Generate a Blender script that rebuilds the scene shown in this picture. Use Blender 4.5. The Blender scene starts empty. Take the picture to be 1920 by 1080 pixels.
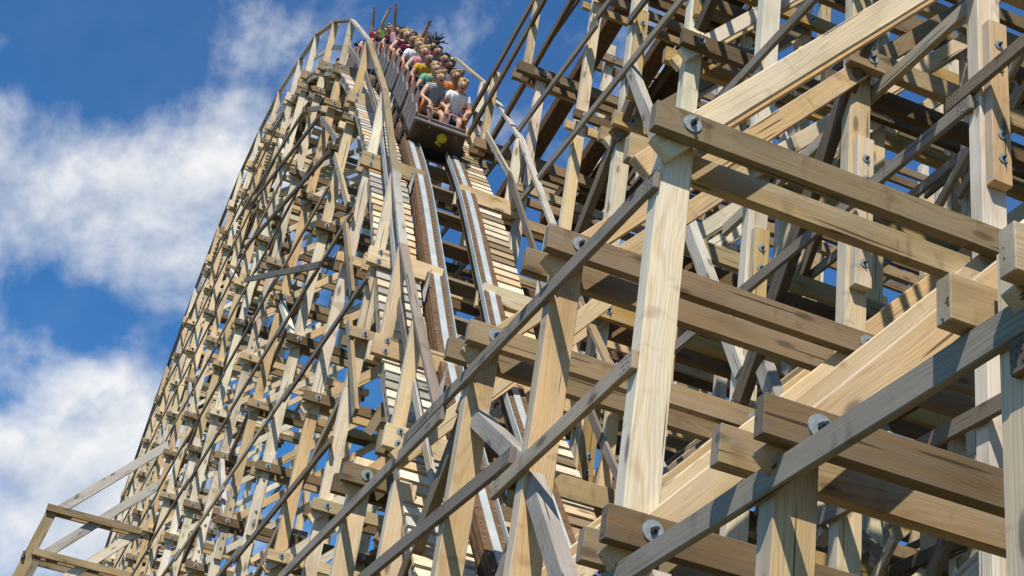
import bpy, bmesh, math, random
from mathutils import Vector, Matrix
random.seed(11)
rnd = random.uniform
col = bpy.context.scene.collection
R = math.radians

# ------------------------------------------------------------------ structure axes
TH = math.atan(.315)
LV = Vector((-math.sin(TH), math.cos(TH), 0))      # along the track, away from the camera
TV = Vector((math.cos(TH), math.sin(TH), 0))       # across the track, to the right
ZV = Vector((0, 0, 1))
ORG = Vector((1.0022, 7.7495, 1.6))
CAM = Vector((0, 0, 1.6))

def W(s, u, h):
    return ORG + LV * s + TV * u + ZV * h

# ------------------------------------------------------------------ materials
def nt(name):
    m = bpy.data.materials.new(name); m.use_nodes = True
    t = m.node_tree; b = t.nodes['Principled BSDF']
    return m, t, b

def N(t, typ, **kw):
    n = t.nodes.new(typ)
    for k, v in kw.items():
        if hasattr(n, k): setattr(n, k, v)
        else: n.inputs[k.replace('_', ' ')].default_value = v
    return n

def mth(t, op, a, b=None, c=None):
    n = t.nodes.new('ShaderNodeMath'); n.operation = op
    for i, v in enumerate((a, b, c)):
        if v is None: continue
        if isinstance(v, (int, float)): n.inputs[i].default_value = v
        else: t.links.new(v, n.inputs[i])
    return n.outputs[0]

def ramp(t, fac, stops):
    n = t.nodes.new('ShaderNodeValToRGB'); t.links.new(fac, n.inputs[0])
    e = n.color_ramp.elements
    while len(e) < len(stops): e.new(.5)
    for i, (p, c) in enumerate(stops):
        e[i].position = p; e[i].color = c if len(c) == 4 else (*c, 1)
    return n.outputs[0]

def mixc(t, fac, a, b, mode='MIX'):
    n = t.nodes.new('ShaderNodeMix'); n.data_type = 'RGBA'; n.blend_type = mode
    for sock, v in ((n.inputs[0], fac), (n.inputs[6], a), (n.inputs[7], b)):
        if isinstance(v, (int, float)): sock.default_value = v
        elif isinstance(v, tuple): sock.default_value = v if len(v) == 4 else (*v, 1)
        else: t.links.new(v, sock)
    return n.outputs[2]

def vscale(t, vec, sc):
    n = t.nodes.new('ShaderNodeVectorMath'); n.operation = 'MULTIPLY'
    t.links.new(vec, n.inputs[0]); n.inputs[1].default_value = sc
    return n.outputs[0]

def make_timber():
    m, t, b = nt('timber')
    lc = N(t, 'ShaderNodeAttribute', attribute_name='lc').outputs['Vector']
    tint = N(t, 'ShaderNodeAttribute', attribute_name='tint').outputs['Color']
    # rings round a wandering pith
    n1 = N(t, 'ShaderNodeTexNoise', Scale=1.0, Detail=2.0); t.links.new(vscale(t, lc, (.55, 2.2, 2.2)), n1.inputs['Vector'])
    sub = t.nodes.new('ShaderNodeVectorMath'); sub.operation = 'SUBTRACT'; t.links.new(n1.outputs['Color'], sub.inputs[0]); sub.inputs[1].default_value = (.5, .5, .5)
    add = t.nodes.new('ShaderNodeVectorMath'); add.operation = 'MULTIPLY_ADD'
    t.links.new(sub.outputs[0], add.inputs[0]); add.inputs[1].default_value = (0, .17, .17); t.links.new(vscale(t, lc, (0, 1, 1)), add.inputs[2])
    # knots: stretched cells
    vor = N(t, 'ShaderNodeTexVoronoi', Scale=1.0, Randomness=1.0); t.links.new(vscale(t, lc, (1.5, 4.6, 4.6)), vor.inputs['Vector'])
    kd = vor.outputs['Distance']
    kn = ramp(t, kd, [(.0, (1, 1, 1)), (.11, (.85, .85, .85)), (.165, (.12, .12, .12)), (.3, (0, 0, 0))])
    ln = t.nodes.new('ShaderNodeVectorMath'); ln.operation = 'LENGTH'; t.links.new(add.outputs[0], ln.inputs[0])
    rr = mth(t, 'ADD', ln.outputs['Value'], mth(t, 'MULTIPLY', kn, .035))
    ring = mth(t, 'SINE', mth(t, 'MULTIPLY', rr, 2 * math.pi / .014))
    ring = mth(t, 'MULTIPLY_ADD', ring, .5, .5)
    ring = mth(t, 'POWER', ring, 2.2)
    # fine fibres
    n2 = N(t, 'ShaderNodeTexNoise', Scale=1.0, Detail=3.0, Roughness=.65); t.links.new(vscale(t, lc, (2.2, 95, 95)), n2.inputs['Vector'])
    n3 = N(t, 'ShaderNodeTexNoise', Scale=1.0, Detail=4.0, Roughness=.6); t.links.new(vscale(t, lc, (.9, 5, 5)), n3.inputs['Vector'])
    gstr = ramp(t, n3.outputs['Fac'], [(.35, (.25, .25, .25)), (.62, (1, 1, 1))])
    c = mixc(t, mth(t, 'MULTIPLY', mth(t, 'MULTIPLY', ring, gstr), .52), tint, mixc(t, 1.0, tint, (.70, .52, .33), 'MULTIPLY'))
    c = mixc(t, .34, c, ramp(t, n2.outputs['Fac'], [(.3, (.45, .43, .42)), (.7, (1.25, 1.25, 1.25))]), 'MULTIPLY')
    c = mixc(t, mth(t, 'MULTIPLY', kn, .75), c, (.085, .05, .025))
    # grey weathering in patches, stronger on the weather side
    geo = t.nodes.new('ShaderNodeNewGeometry')
    dt = t.nodes.new('ShaderNodeVectorMath'); dt.operation = 'DOT_PRODUCT'; t.links.new(geo.outputs['Normal'], dt.inputs[0]); dt.inputs[1].default_value = (-TV.x, -TV.y, .2)
    ws = mth(t, 'MAXIMUM', dt.outputs['Value'], 0.0)
    n4 = N(t, 'ShaderNodeTexNoise', Scale=1.0, Detail=5.0, Roughness=.7); t.links.new(vscale(t, lc, (.8, 9, 9)), n4.inputs['Vector'])
    wf = ramp(t, n4.outputs['Fac'], [(.42, (0, 0, 0)), (.7, (1, 1, 1))])
    wf = mth(t, 'MINIMUM', mth(t, 'ADD', mth(t, 'MULTIPLY', wf, .38), mth(t, 'MULTIPLY', ws, .55)), .8)
    bw = t.nodes.new('ShaderNodeRGBToBW'); t.links.new(c, bw.inputs[0])
    gr = mixc(t, 1.0, bw.outputs[0], (1.12, 1.02, .86), 'MULTIPLY')
    c = mixc(t, wf, c, gr)
    # stains
    n5 = N(t, 'ShaderNodeTexNoise', Scale=1.0, Detail=3.0); t.links.new(vscale(t, lc, (.7, 2.4, 2.4)), n5.inputs['Vector'])
    c = mixc(t, .8, c, ramp(t, n5.outputs['Fac'], [(.3, (.62, .60, .58)), (.5, (1, 1, 1)), (.7, (1.12, 1.1, 1.06))]), 'MULTIPLY')
    # narrow dark water runs across the board
    n7 = N(t, 'ShaderNodeTexNoise', Scale=1.0, Detail=2.0); t.links.new(vscale(t, lc, (7, 3, 3)), n7.inputs['Vector'])
    c = mixc(t, .55, c, ramp(t, n7.outputs['Fac'], [(.62, (1, 1, 1)), (.74, (.55, .5, .45))]), 'MULTIPLY')
    # drying checks: thin dark cracks along the grain
    n6 = N(t, 'ShaderNodeTexNoise', Scale=1.0, Detail=1.0); t.links.new(vscale(t, lc, (.75, 26, 26)), n6.inputs['Vector'])
    ck = ramp(t, n6.outputs['Fac'], [(.695, (0, 0, 0)), (.715, (1, 1, 1))])
    c = mixc(t, mth(t, 'MULTIPLY', ck, .8), c, (.03, .02, .012))
    t.links.new(c, b.inputs['Base Color'])
    b.inputs['Roughness'].default_value = .82
    b.inputs['Specular IOR Level'].default_value = .25
    return m
TIMBER = make_timber()

def simple(name, color, rough=.6, metal=0.0, var=.25, scale=6.0, spec=.4, bump=0.0):
    m, t, b = nt(name)
    tc = t.nodes.new('ShaderNodeTexCoord')
    n = N(t, 'ShaderNodeTexNoise', Scale=scale, Detail=5.0, Roughness=.65); t.links.new(tc.outputs['Object'], n.inputs['Vector'])
    c = mixc(t, 1.0, (*color, 1), ramp(t, n.outputs['Fac'], [(.3, (1 - var,) * 3), (.7, (1 + var * .6,) * 3)]), 'MULTIPLY')
    t.links.new(c, b.inputs['Base Color'])
    b.inputs['Roughness'].default_value = rough; b.inputs['Metallic'].default_value = metal
    b.inputs['Specular IOR Level'].default_value = spec
    if bump:
        bp = N(t, 'ShaderNodeBump', Strength=bump, Distance=.01); t.links.new(n.outputs['Fac'], bp.inputs['Height']); t.links.new(bp.outputs[0], b.inputs['Normal'])
    return m

GALV = simple('galvanised_steel', (.34, .37, .37), .55, .2, .35, 40)
BOLT = simple('bolt_steel', (.09, .09, .085), .5, .7, .4, 60)
RAILSTEEL = simple('running_steel', (.56, .61, .61), .4, .2, .22, 3)
RAILWOOD = simple('rail_stack_wood', (.17, .10, .055), .8, 0, .45, 14, .2, .3)
CARBODY = simple('car_body_grey', (.22, .19, .18), .45, .1, .25, 5)
CARFRONT = simple('car_front_brown', (.085, .048, .024), .5, 0, .4, 4)
BLACKPAD = simple('black_pad', (.02, .02, .022), .5, 0, .2, 12)
UNDER = simple('undercarriage_black', (.016, .016, .018), .5, .3, .3, 10)
ORANGE = simple('orange_frame', (.75, .20, .04), .4, 0, .15, 9)
MAROON = simple('maroon_seat', (.16, .015, .03), .55, 0, .2, 9)
CREAM = simple('cream_pad', (.62, .55, .42), .6, 0, .1, 9)
YELLOW = simple('yellow_emblem', (.75, .55, .03), .45, 0, .2, 12)
CABLE = simple('cable_steel', (.12, .13, .14), .4, .6, .2, 30)

# ------------------------------------------------------------------ timber members
TINTS = {
    'cream': [(.79, .57, .30), (.84, .64, .38), (.72, .49, .24), (.80, .65, .43)],
    'white': [(.84, .73, .55), (.87, .77, .60), (.78, .67, .49)],
    'tan':   [(.42, .295, .15), (.32, .23, .125), (.52, .38, .20), (.27, .195, .11)],
    'brown': [(.20, .13, .062), (.16, .108, .054), (.24, .16, .08)],
    'gold':  [(.60, .38, .11), (.54, .34, .10), (.63, .44, .17)],
    'grey':  [(.26, .215, .165), (.30, .255, .20), (.21, .175, .135)],
    'silver': [(.48, .455, .41), (.54, .51, .46), (.42, .395, .355)],
}
def tint(kind):
    if isinstance(kind, tuple): return kind
    if '|' in kind: kind = random.choice(kind.split('|'))
    c = random.choice(TINTS[kind]); k = rnd(.88, 1.1)
    return tuple(x * k * rnd(.97, 1.03) for x in c)

class MB:
    """collects timber boxes into one mesh with grain coordinates and a tint per board"""
    def __init__(self): self.v = []; self.f = []; self.lc = []; self.ti = []
    def box(self, a, b, w, t, wdir, tn='tan', ch=None, skew=(0, 0)):
        a = Vector(a); b = Vector(b); x = (b - a); L = x.length; x.normalize()
        y = Vector(wdir); y = (y - x * y.dot(x)).normalized(); z = x.cross(y)
        c = tint(tn); near = (a + b) / 2 - CAM
        if ch is None: ch = .006 if near.length < 17 else 0
        off = (rnd(0, 60), rnd(-.16, .16), rnd(.05, .2) * random.choice((-1, 1)))
        def ring(px, ins, sk):
            hw, ht = w / 2 - 0, t / 2 - 0
            if ch:
                o = [(hw - ch, ht), (hw, ht - ch), (hw, -ht + ch), (hw - ch, -ht), (-hw + ch, -ht), (-hw, -ht + ch), (-hw, ht - ch), (-hw + ch, ht)]
                if ins: o = [(p * (1 - ch / hw), q * (1 - ch / ht)) for p, q in o]
            else: o = [(hw, ht), (hw, -ht), (-hw, -ht), (-hw, ht)]
            base = len(self.v)
            for p, q in o:
                pxx = px + sk * p
                self.v.append(a + x * pxx + y * p + z * q); self.lc.append((pxx + off[0], p + off[1], q + off[2]))
            self.ti.extend([(*c, 1)] * len(o))
            return list(range(base, base + len(o)))
        rs = [ring(0, 1, skew[0])] if ch else []
        rs.append(ring(ch, 0, skew[0])); rs.append(ring(L - ch, 0, skew[1]))
        if ch: rs.append(ring(L, 1, skew[1]))
        n = len(rs[0])
        for r0, r1 in zip(rs, rs[1:]):
            for i in range(n): self.f.append((r0[i], r1[i], r1[(i + 1) % n], r0[(i + 1) % n]))
        self.f.append(tuple(rs[0])); self.f.append(tuple(reversed(rs[-1])))
    def build(self, name, mat=None, parent=None, kind=None):
        me = bpy.data.meshes.new(name)
        o_ = Vector((0, 0, 0)) if parent is None else parent.location
        me.from_pydata([tuple(p - o_) for p in self.v], [], self.f)
        at = me.attributes.new('lc', 'FLOAT_VECTOR', 'POINT'); at.data.foreach_set('vector', [q for p in self.lc for q in p])
        at = me.attributes.new('tint', 'FLOAT_COLOR', 'POINT'); at.data.foreach_set('color', [q for p in self.ti for q in p])
        me.materials.append(mat or TIMBER)
        bm = bmesh.new(); bm.from_mesh(me); bmesh.ops.recalc_face_normals(bm, faces=bm.faces); bm.to_mesh(me); bm.free()
        o = bpy.data.objects.new(name, me); col.objects.link(o)
        if parent is not None: o.parent = parent
        if kind: o['kind'] = kind
        return o

def thing(name, label, cat, loc=(0, 0, 0), group=None):
    o = bpy.data.objects.new(name, None); col.objects.link(o)
    o.location = loc; o['label'] = label; o['category'] = cat; o.empty_display_size = .3
    if group: o['group'] = group
    return o

# camera basis, only used to rank which boards show largest
cp, sp, cr, sr = math.cos(R(29.9)), math.sin(R(29.9)), math.cos(R(9.3)), math.sin(R(9.3))
FWD = Vector((0, cp, sp)); UP0 = Vector((0, -sp, cp)); RT0 = Vector((1, 0, 0))
CR = RT0 * cr + UP0 * sr; CU = UP0 * cr - RT0 * sr

def shows(a, b, w):
    tot = 0; a = Vector(a); b = Vector(b)
    for i in range(7):
        v = a.lerp(b, (i + .5) / 7) - CAM; d = v.dot(FWD)
        if d < .5: continue
        if abs(v.dot(CR) / d) < .372 and abs(v.dot(CU) / d) < .215: tot += 1 / d / d
    return tot * (b - a).length * w

class Frame:
    """one bolted timber structure; boards are gathered by kind, the largest in view become parts"""
    def __init__(self, root): self.root = root; self.m = {}; self.bolts = []
    def add(self, kind, a, b, w, t, wdir, tn, bolts=(), **kw):
        self.m.setdefault(kind, []).append(dict(a=a, b=b, w=w, t=t, wdir=wdir, tn=tn, kw=kw, bolts=list(bolts)))
    def build(self, limit=98):
        spare = []
        for kind, L in self.m.items():
            for d in L: d['sc'] = shows(d['a'], d['b'], d['w'])
            L.sort(key=lambda d: -d['sc'])
            L = [d for d in L if d['sc'] > 0 or d['kw'].get('keep')] + [d for d in L if d['sc'] <= 0]
            if kind == 'ledger': lim = limit
            else: lim = limit
            for d in L[:lim]:
                if d['sc'] <= 0: continue
                mb = MB(); mb.box(d['a'], d['b'], d['w'], d['t'], d['wdir'], d['tn'], **{k: v for k, v in d['kw'].items() if k != 'keep'})
                o = mb.build(kind, None, self.root)
                for (p, n, r) in d['bolts']: washer(p, n, r, o, self.root)
            rest = [d for i, d in enumerate(L) if i >= lim or d['sc'] <= 0]
            if rest:
                mb = MB()
                for d in rest:
                    mb.box(d['a'], d['b'], d['w'], d['t'], d['wdir'], d['tn'], **{k: v for k, v in d['kw'].items() if k != 'keep'})
                    spare += d['bolts']
                mb.build(kind, None, self.root, 'stuff')
        if spare:
            bm = bmesh.new()
            for (p, n, r) in spare:
                mx = Matrix.Translation(Vector(p) - self.root.location) @ Vector(n).to_track_quat('Z', 'Y').to_matrix().to_4x4()
                bmesh.ops.create_cone(bm, cap_ends=True, segments=8, radius1=r, radius2=r, depth=.02, matrix=mx)
                bmesh.ops.create_cone(bm, cap_ends=True, segments=6, radius1=r * .38, radius2=r * .38, depth=.14, matrix=mx)
            mesh_obj('bolt', bm, BOLT, self.root)['kind'] = 'stuff'

def mesh_obj(name, bm, mat, parent=None, smooth=False):
    me = bpy.data.meshes.new(name); bm.to_mesh(me); bm.free()
    for m in (mat if isinstance(mat, (list, tuple)) else [mat]): me.materials.append(m)
    if smooth:
        for p in me.polygons: p.use_smooth = True
    o = bpy.data.objects.new(name, me); col.objects.link(o)
    if parent is not None: o.parent = parent
    return o

def washer_mesh():
    bm = bmesh.new()
    def cone(r1, r2, d, z, seg, mi):
        vs = bmesh.ops.create_cone(bm, cap_ends=True, segments=seg, radius1=r1, radius2=r2, depth=d, matrix=Matrix.Translation((0, 0, z)))['verts']
        for f in {f for v in vs for f in v.link_faces}: f.material_index = mi
    cone(.062, .060, .009, .0055, 32, 0)
    cone(.021, .021, .020, .0212, 6, 1); cone(.012, .012, .028, .0462, 12, 1)
    me = bpy.data.meshes.new('bolt'); bm.to_mesh(me); bm.free(); me.materials.append(GALV); me.materials.append(BOLT)
    return me
WASH = washer_mesh()

def washer(p, n, r, par, root):
    o = bpy.data.objects.new('bolt', WASH); col.objects.link(o); o.parent = par
    o.location = Vector(p) - root.location
    q = Vector(n).to_track_quat('Z', 'Y'); o.rotation_mode = 'QUATERNION'
    o.rotation_quaternion = q @ Vector((0, 0, 1)).rotation_difference(Vector((0, 0, 1)))
    k = r / .062; o.scale = (k, k, k)

# ------------------------------------------------------------------ track profiles
def interp(tab, x):
    if x <= tab[0][0]:
        (x0, y0), (x1, y1) = tab[0], tab[1]
    elif x >= tab[-1][0]:
        (x0, y0), (x1, y1) = tab[-2], tab[-1]
    else:
        for i in range(len(tab) - 1):
            if tab[i][0] <= x <= tab[i + 1][0]: break
        # catmull-rom
        p1, p2 = tab[i], tab[i + 1]
        p0 = tab[i - 1] if i else (2 * p1[0] - p2[0], 2 * p1[1] - p2[1])
        p3 = tab[i + 2] if i + 2 < len(tab) else (2 * p2[0] - p1[0], 2 * p2[1] - p1[1])
        m1 = (p2[1] - p0[1]) / (p2[0] - p0[0]); m2 = (p3[1] - p1[1]) / (p3[0] - p1[0]); h = p2[0] - p1[0]
        t = (x - p1[0]) / h
        return (2 * t**3 - 3 * t**2 + 1) * p1[1] + (t**3 - 2 * t**2 + t) * h * m1 + (-2 * t**3 + 3 * t**2) * p2[1] + (t**3 - t**2) * h * m2
    return y0 + (y1 - y0) * (x - x0) / (x1 - x0)
BOXH = [(-6, -1.0), (-2, -.3), (1, .9), (3.6, 2.9), (5, 4.3), (6.49, 5.95), (8.01, 7.71), (9.55, 9.76), (11.86, 12.77), (14.96, 16.11), (18.04, 18.94), (21.06, 21.16),
        (24.4, 23.2), (27.0, 24.2), (30.8, 25.6), (34, 26.1), (37, 26.2), (40, 25.5), (43, 24.3), (46, 22.2), (49, 19.2), (52, 15.2), (55, 11)]
def TH_(s): return interp(BOXH, s) + .22          # top of walkway above the outrigger bolt line
UPH = [(-12, 26), (-6, 22.8), (-2, 20.9), (2, 19.2), (6, 17.7), (10, 16.6), (14, 15.7), (18, 15.1), (24, 14.4)]
def UH_(s): return interp(UPH, s)

# ------------------------------------------------------------------ near tower
near = Frame(thing('coaster_tower', 'tall timber trestle of pale posts, paired beams and bolted braces closest to the camera', 'roller coaster structure', tuple(W(0, 2.6, -1.6))))
PW, PT = .235, .145
LH, LT = .215, .095
NEAR_S = [-3.26, -1.51, .22, 2.03, 3.83, 5.77, 7.72]
NLEV = [.1, 3.0, 5.9, 8.9, 11.85, 14.9, 17.9, 20.9]
COLS = [2.6, 5.3, 8.0, 10.7]
NB = [-LV.x, -LV.y, 0]
RT = .085
def ledgers(fr, s, u0, u1, h, tn='tan', cols=(), r=.062, d=.5 * PT + RT + LT / 2 + .004, lh=LH, lt=LT, ov=.26):
    for sg in (-1, 1):
        bo = []
        if sg < 0:
            for u in cols: bo.append((W(s - d - lt / 2, u, h + .01), -LV, r))
        e = ov + rnd(-.03, .04)
        fr.add('ledger', W(s + sg * d, u0 - e, h), W(s + sg * d, u1 + .2, h), lh, lt, ZV, tn, bolts=bo)
def rakers(fr, s, u0, h0, u1, h1, tn, w=.19, t=RT, pt=PT, ext=.26, one=False):
    """paired boards either side of the post, their sawn lower ends poking out under the beams"""
    d = Vector((u1 - u0, h1 - h0)).normalized()
    for sg in (-1, 1):
        if one and sg > 0: continue
        o = s + sg * (pt / 2 + t / 2 + .002); e = ext + rnd(-.03, .03)
        fr.add('raker', W(o, u0 - d.x * e, h0 - d.y * e), W(o, u1 - d.x * .05, h1 - d.y * .05), w, t, TV * -d.y + ZV * d.x, tn)
for i, s in enumerate(NEAR_S):
    top = 3.12 if s < -1 else 6.02
    if s > 5: top = TH_(s) - .2
    if s > 7: top = 6.1
    # outer leg
    near.add('post', W(s, 0, -1.6), W(s, 0, top + .07), PW, PT, TV, 'cream')
    hd = UH_(s) - .35
    for c, u in enumerate(COLS):
        tp = hd if c < 2 else min(hd, 15.5)
        # posts are spliced from lengths
        z = -1.6; cuts = [z, 7.35 if c == 0 else 6.4, 13.2, tp]
        for z0, z1 in zip(cuts, cuts[1:]):
            if z1 - z0 < .2: continue
            near.add('post', W(s, u, z0 + .002), W(s, u, z1 - .002), PW * .92, PT, TV, 'cream|white')
            if z1 < tp - .1:
                ub = u + .01
                bz = [z1 + k for k in (-.62, -.4, .25, .48)]
                near.add('splice_plate', W(s - PT / 2 - .048, ub, z1 - .85), W(s - PT / 2 - .048, ub, z1 + .72), .17, .09, TV, 'cream|gold',
                         bolts=[(W(s - PT / 2 - .095, ub, q), -LV, .042) for q in bz])
    for h in NLEV:
        if h > hd - .3: continue
        u0 = 0 if h < top else COLS[0]
        if h > 3.5 and s > 5 and h > TH_(s) and h < TH_(s) + 3: u0 = COLS[0] if h > 6.2 else u0
        u1 = 10.7 if h < 15 else 5.3
        hh = h - (.32 if (s == 5.77 and h == 5.9) else 0)
        ledgers(near, s, u0, u1, hh, 'tan|tan|tan|brown' if u0 == 0 else 'tan|brown|gold', cols=[u0] + [c for c in COLS if c > u0], r=.068 if u0 == 0 else .055)
    rakers(near, s, 0, .1, 2.6, 3.0, 'cream', one=(s < 3))
    rakers(near, s, 0, 3.0, 2.6, 5.9, 'cream', one=(s < 3))
    if top > 4: rakers(near, s, 0, 5.9 - (.3 if s == 5.77 else 0), 2.6, 8.9, 'cream', one=(s > 1))
    for k, (h0, h1) in enumerate(zip(NLEV, NLEV[1:])):
        if h1 > hd: continue
        if h0 > top or (k + i) % 2 == 0: rakers(near, s, 2.6, h0, 5.3, h1, 'white|cream|tan', .17)
        if (k + i) % 3 == 1: rakers(near, s, 5.3, h0, 8.0, h1, 'cream|tan', .17)
        if (k + i) % 3 == 2: rakers(near, s, 8.0, h0, 10.7, h1, 'cream|tan', .17, one=True)

# longitudinal ribbons (horizontal boards nailed on the outer faces)
def ribbon(fr, u, h, segs, w=.135, t=.045, tn='grey', kind='ribbon', off=-1, drop=.15):
    for k, (s0, s1) in enumerate(segs):
        z = h - (drop if k % 2 else 0)
        fr.add(kind, W(s0, u, z), W(s1, u, z + 0), w, t, ZV, tn)
uo = -PW / 2 - .024
near.add('ribbon', W(.12, uo, 5.5), W(4.72, uo, 5.56), .14, .045, ZV, 'grey')
near.add('ribbon', W(4.3, uo, 5.40), W(10.6, uo, 5.5), .14, .045, ZV, 'grey')
near.add('ribbon', W(4.73, uo, 5.56), W(5.5, uo, 5.56), .14, .045, ZV, 'grey')
near.add('ribbon', W(.15, uo, 4.16), W(2.52, uo, 4.05), .14, .045, ZV, 'tan')
near.add('ribbon', W(2.2, uo, 4.24), W(7.6, uo, 4.36), .14, .045, ZV, 'grey')
near.add('ribbon', W(-3.55, uo, 2.82), W(1.9, uo, 2.68), .15, .045, ZV, 'grey')
near.add('ribbon', W(-5.5, uo, 2.68), W(-3.3, uo, 2.66), .15, .045, ZV, 'brown')
near.add('ribbon', W(1.6, uo, 2.52), W(7.6, uo, 2.6), .14, .045, ZV, 'grey')
near.add('ribbon', W(-4, uo, 1.3), W(6, uo, 1.3), .14, .045, ZV, 'grey')
up = 2.6 - PW / 2 - .024
for h, segs in [(7.45, [(-3.5, .5), (.2, 5.4)]), (9.9, [(-3.6, 1.9)]), (12.95, [(-4, 6.1), (5.7, 11.9), (11.6, 17)]),
                (14.85, [(3.5, 9.3), (9.0, 17)]), (10.4, [(-3.5, .2), (-.1, 5.6)]), (13.9, [(-4, 2.0), (1.7, 7.7)]), (16.2, [(-4, 5.6), (5.3, 11.3)]), (4.6, [(-3, 1.9), (1.6, 5.5)])]:
    ribbon(near, up, h, segs, tn='grey|grey|brown')
for u in (5.3 - PW / 2 - .024, 8.0 - PW / 2 - .024):
    for h in (1.7, 4.5, 7.4, 10.3, 13.4):
        s0 = -3.6 + rnd(0, 1.8)
        ribbon(near, u, h + rnd(-.15, .15), [(s0, s0 + 5), (s0 + 4.7, s0 + 11)], tn='grey|brown')
for u in (2.75, 5.45, 8.15):
    for h in (2.85, 5.7, 8.7, 11.65, 14.7):
        if rnd(0, 1) < .7:
            q = rnd(-3.5, 3); near.add('joist', W(q, u, h), W(q + rnd(3.5, 7), u, h), .15, .06, ZV, 'brown|tan')
for u in (5.1, 7.7, 10.5):
    for k in range(10):
        q = rnd(-3.5, 6); h = rnd(0, 15); near.add('brace', W(q, u, h), W(q + rnd(1.6, 3.8), u, h + random.choice((-1, 1)) * rnd(1.8, 3.2)), .12, .06, ZV, 'cream|tan|brown|silver')
# longitudinal diagonals
def diag(fr, u, s0, h0, s1, h1, tn='brown', w=.19, t=.07):
    fr.add('diagonal', W(s0, u, h0), W(s1, u, h1), w, t, TV.cross(LV * (s1 - s0) + ZV * (h1 - h0)), tn)
diag(near, .02, 4.25, 5.5, 2.25, 4.2, 'silver', .16, .12)
diag(near, -.02, 2.15, 4.15, 1.05, 2.9, 'silver', .16, .12)
diag(near, .05, 4.2, 5.45, 6.6, 2.6, 'brown', .2, .1)
diag(near, .05, 2.1, 4.0, 3.4, 2.2, 'tan', .2, .1)
diag(near, .02, -.1, 2.7, -1.6, .3, 'silver', .16, .12)
diag(near, .05, 0.4, 2.7, 1.6, .3, 'brown', .16, .12)
diag(near, 2.5, 1.75, 9.1, 3.7, 6.1, 'brown', .2, .1)
diag(near, 2.5, 3.7, 6.1, 5.4, 3.2, 'brown', .2, .1)
diag(near, 2.52, 5.5, 9.4, 3.7, 6.4, 'silver', .16, .12)
diag(near, 2.52, 3.3, 6.3, 2.2, 4.3, 'silver', .16, .12)
diag(near, 2.5, 7.35, 12.1, 10.2, 8.9, 'brown', .2, .1)
diag(near, 2.52, 7.6, 12.9, 5.3, 9.1, 'silver', .16, .12)
diag(near, 2.5, 2.0, 14.8, 5.4, 11.9, 'brown', .2, .1)
diag(near, 2.52, 1.9, 12.2, -1.6, 8.9, 'tan', .19, .1)
for u in (5.2, 7.9):
    for k in range(12):
        j = random.randrange(0, 6); l = random.randrange(0, 5); sg = random.choice((-1, 1))
        s0, s1 = NEAR_S[j], NEAR_S[min(j + 1, 6)] + .0
        a, b = (s0, s1) if sg > 0 else (s1, s0)
        diag(near, u + (.02 if sg > 0 else -.16), a, NLEV[l] + .1, b, NLEV[l + 1] - .1, 'brown|tan|silver', .17, .08)

# ------------------------------------------------------------------ hill carrying the drop
hill = Frame(thing('coaster_hill', 'tall timber hill of closely bolted bents that carries the drop track and its train', 'roller coaster structure', tuple(W(24, 1.2, -1.6))))
HS = [9.55, 11.86, 14.96, 18.04, 21.06, 24.4, 27.0, 30.8, 34, 37, 40, 43, 46, 49, 52]
FLEV = [-.9, 1.4, 3.75, 6.15, 8.55, 10.9, 13.2, 15.6, 18.0, 20.4, 22.8, 25.0]
BOXS = [6.49, 8.01, 9.55, 11.86, 14.96, 18.04, 21.06, 24.4, 27.0, 30.8, 34, 37, 40, 43, 46, 49, 52]
for i, s in enumerate(HS):
    ht = TH_(s) - .28
    pw, pt = .165, .11
    side = [0.02, 2.5]
    far_h = min(ht, UH_(s) - .4) if s < 20 else ht * .8
    cols_ = [(0.02, ht), (2.5, ht)]
    if s < 12: cols_ = [(0.02, ht), (2.6, UH_(s) - .4), (5.3, UH_(s) - .4), (8, 12)]
    elif s < 20: cols_ = [(0.02, ht), (2.6, max(ht, UH_(s) - .4) if s < 15 else ht), (5.3, UH_(s) - .4)]
    for u, tp in cols_:
        z = -1.6; off = rnd(2.5, 5)
        cuts = [z] + [q for q in (off, off + 4.8, off + 9.6, off + 14.4, off + 19.2) if q < tp - .8] + [tp]
        for z0, z1 in zip(cuts, cuts[1:]):
            hill.add('post', W(s, u, z0 + .002), W(s, u, z1 - .002), pw, pt, TV, 'cream|cream|white')
            if z1 < tp - .1 and s < 24 and u < 1 and rnd(0, 1) < .6:
                hill.add('splice_plate', W(s - pt / 2 - .032, u, z1 - .7), W(s - pt / 2 - .032, u, z1 + .7), .13, .06, TV, 'cream|white',
                         bolts=[(W(s - pt / 2 - .064, u, z1 + q), -LV, .03) for q in (-.5, -.3, .25, .48)])
    for k, h in enumerate(FLEV):
        tops = [c for c in cols_ if c[1] > h + .1]
        if not tops or h > ht + 8: continue
        lo = tops[0][0] if tops[0][0] > 1 or h < ht - .3 else 2.6
        if tops[0][1] <= h: continue
        hi = tops[-1][0]
        if h > ht - .3 and lo < 1: continue
        bo = [c[0] for c in tops]
        ledgers(hill, s, lo, hi, h, 'tan|tan|cream|brown', cols=bo, r=.045, d=pt / 2 + .065 + .04, lh=.145, lt=.07, ov=.19)
        h2 = FLEV[k + 1] if k + 1 < len(FLEV) else h + 2.3
        if lo < 1 and h2 < ht:
            rakers(hill, s, lo, h, 2.5, h2, 'cream|white', .125, .05, pt, .2, s > 12)
        if (k + i) % 2 and h2 < far_h and hi > 5:
            rakers(hill, s, 2.6, h, 5.2, h2, 'cream|tan', .14, .06, pt, .2)
back = Frame(thing('rear_trestle', 'shadowed rear trestle of posts and paired beams seen through the near structure on the right', 'roller coaster structure', tuple(W(20, 8, -1.6))))
BS = [9.6, 11.6, 13.7, 15.9, 18.3, 21.0, 24.0, 27.5, 31]
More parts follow.
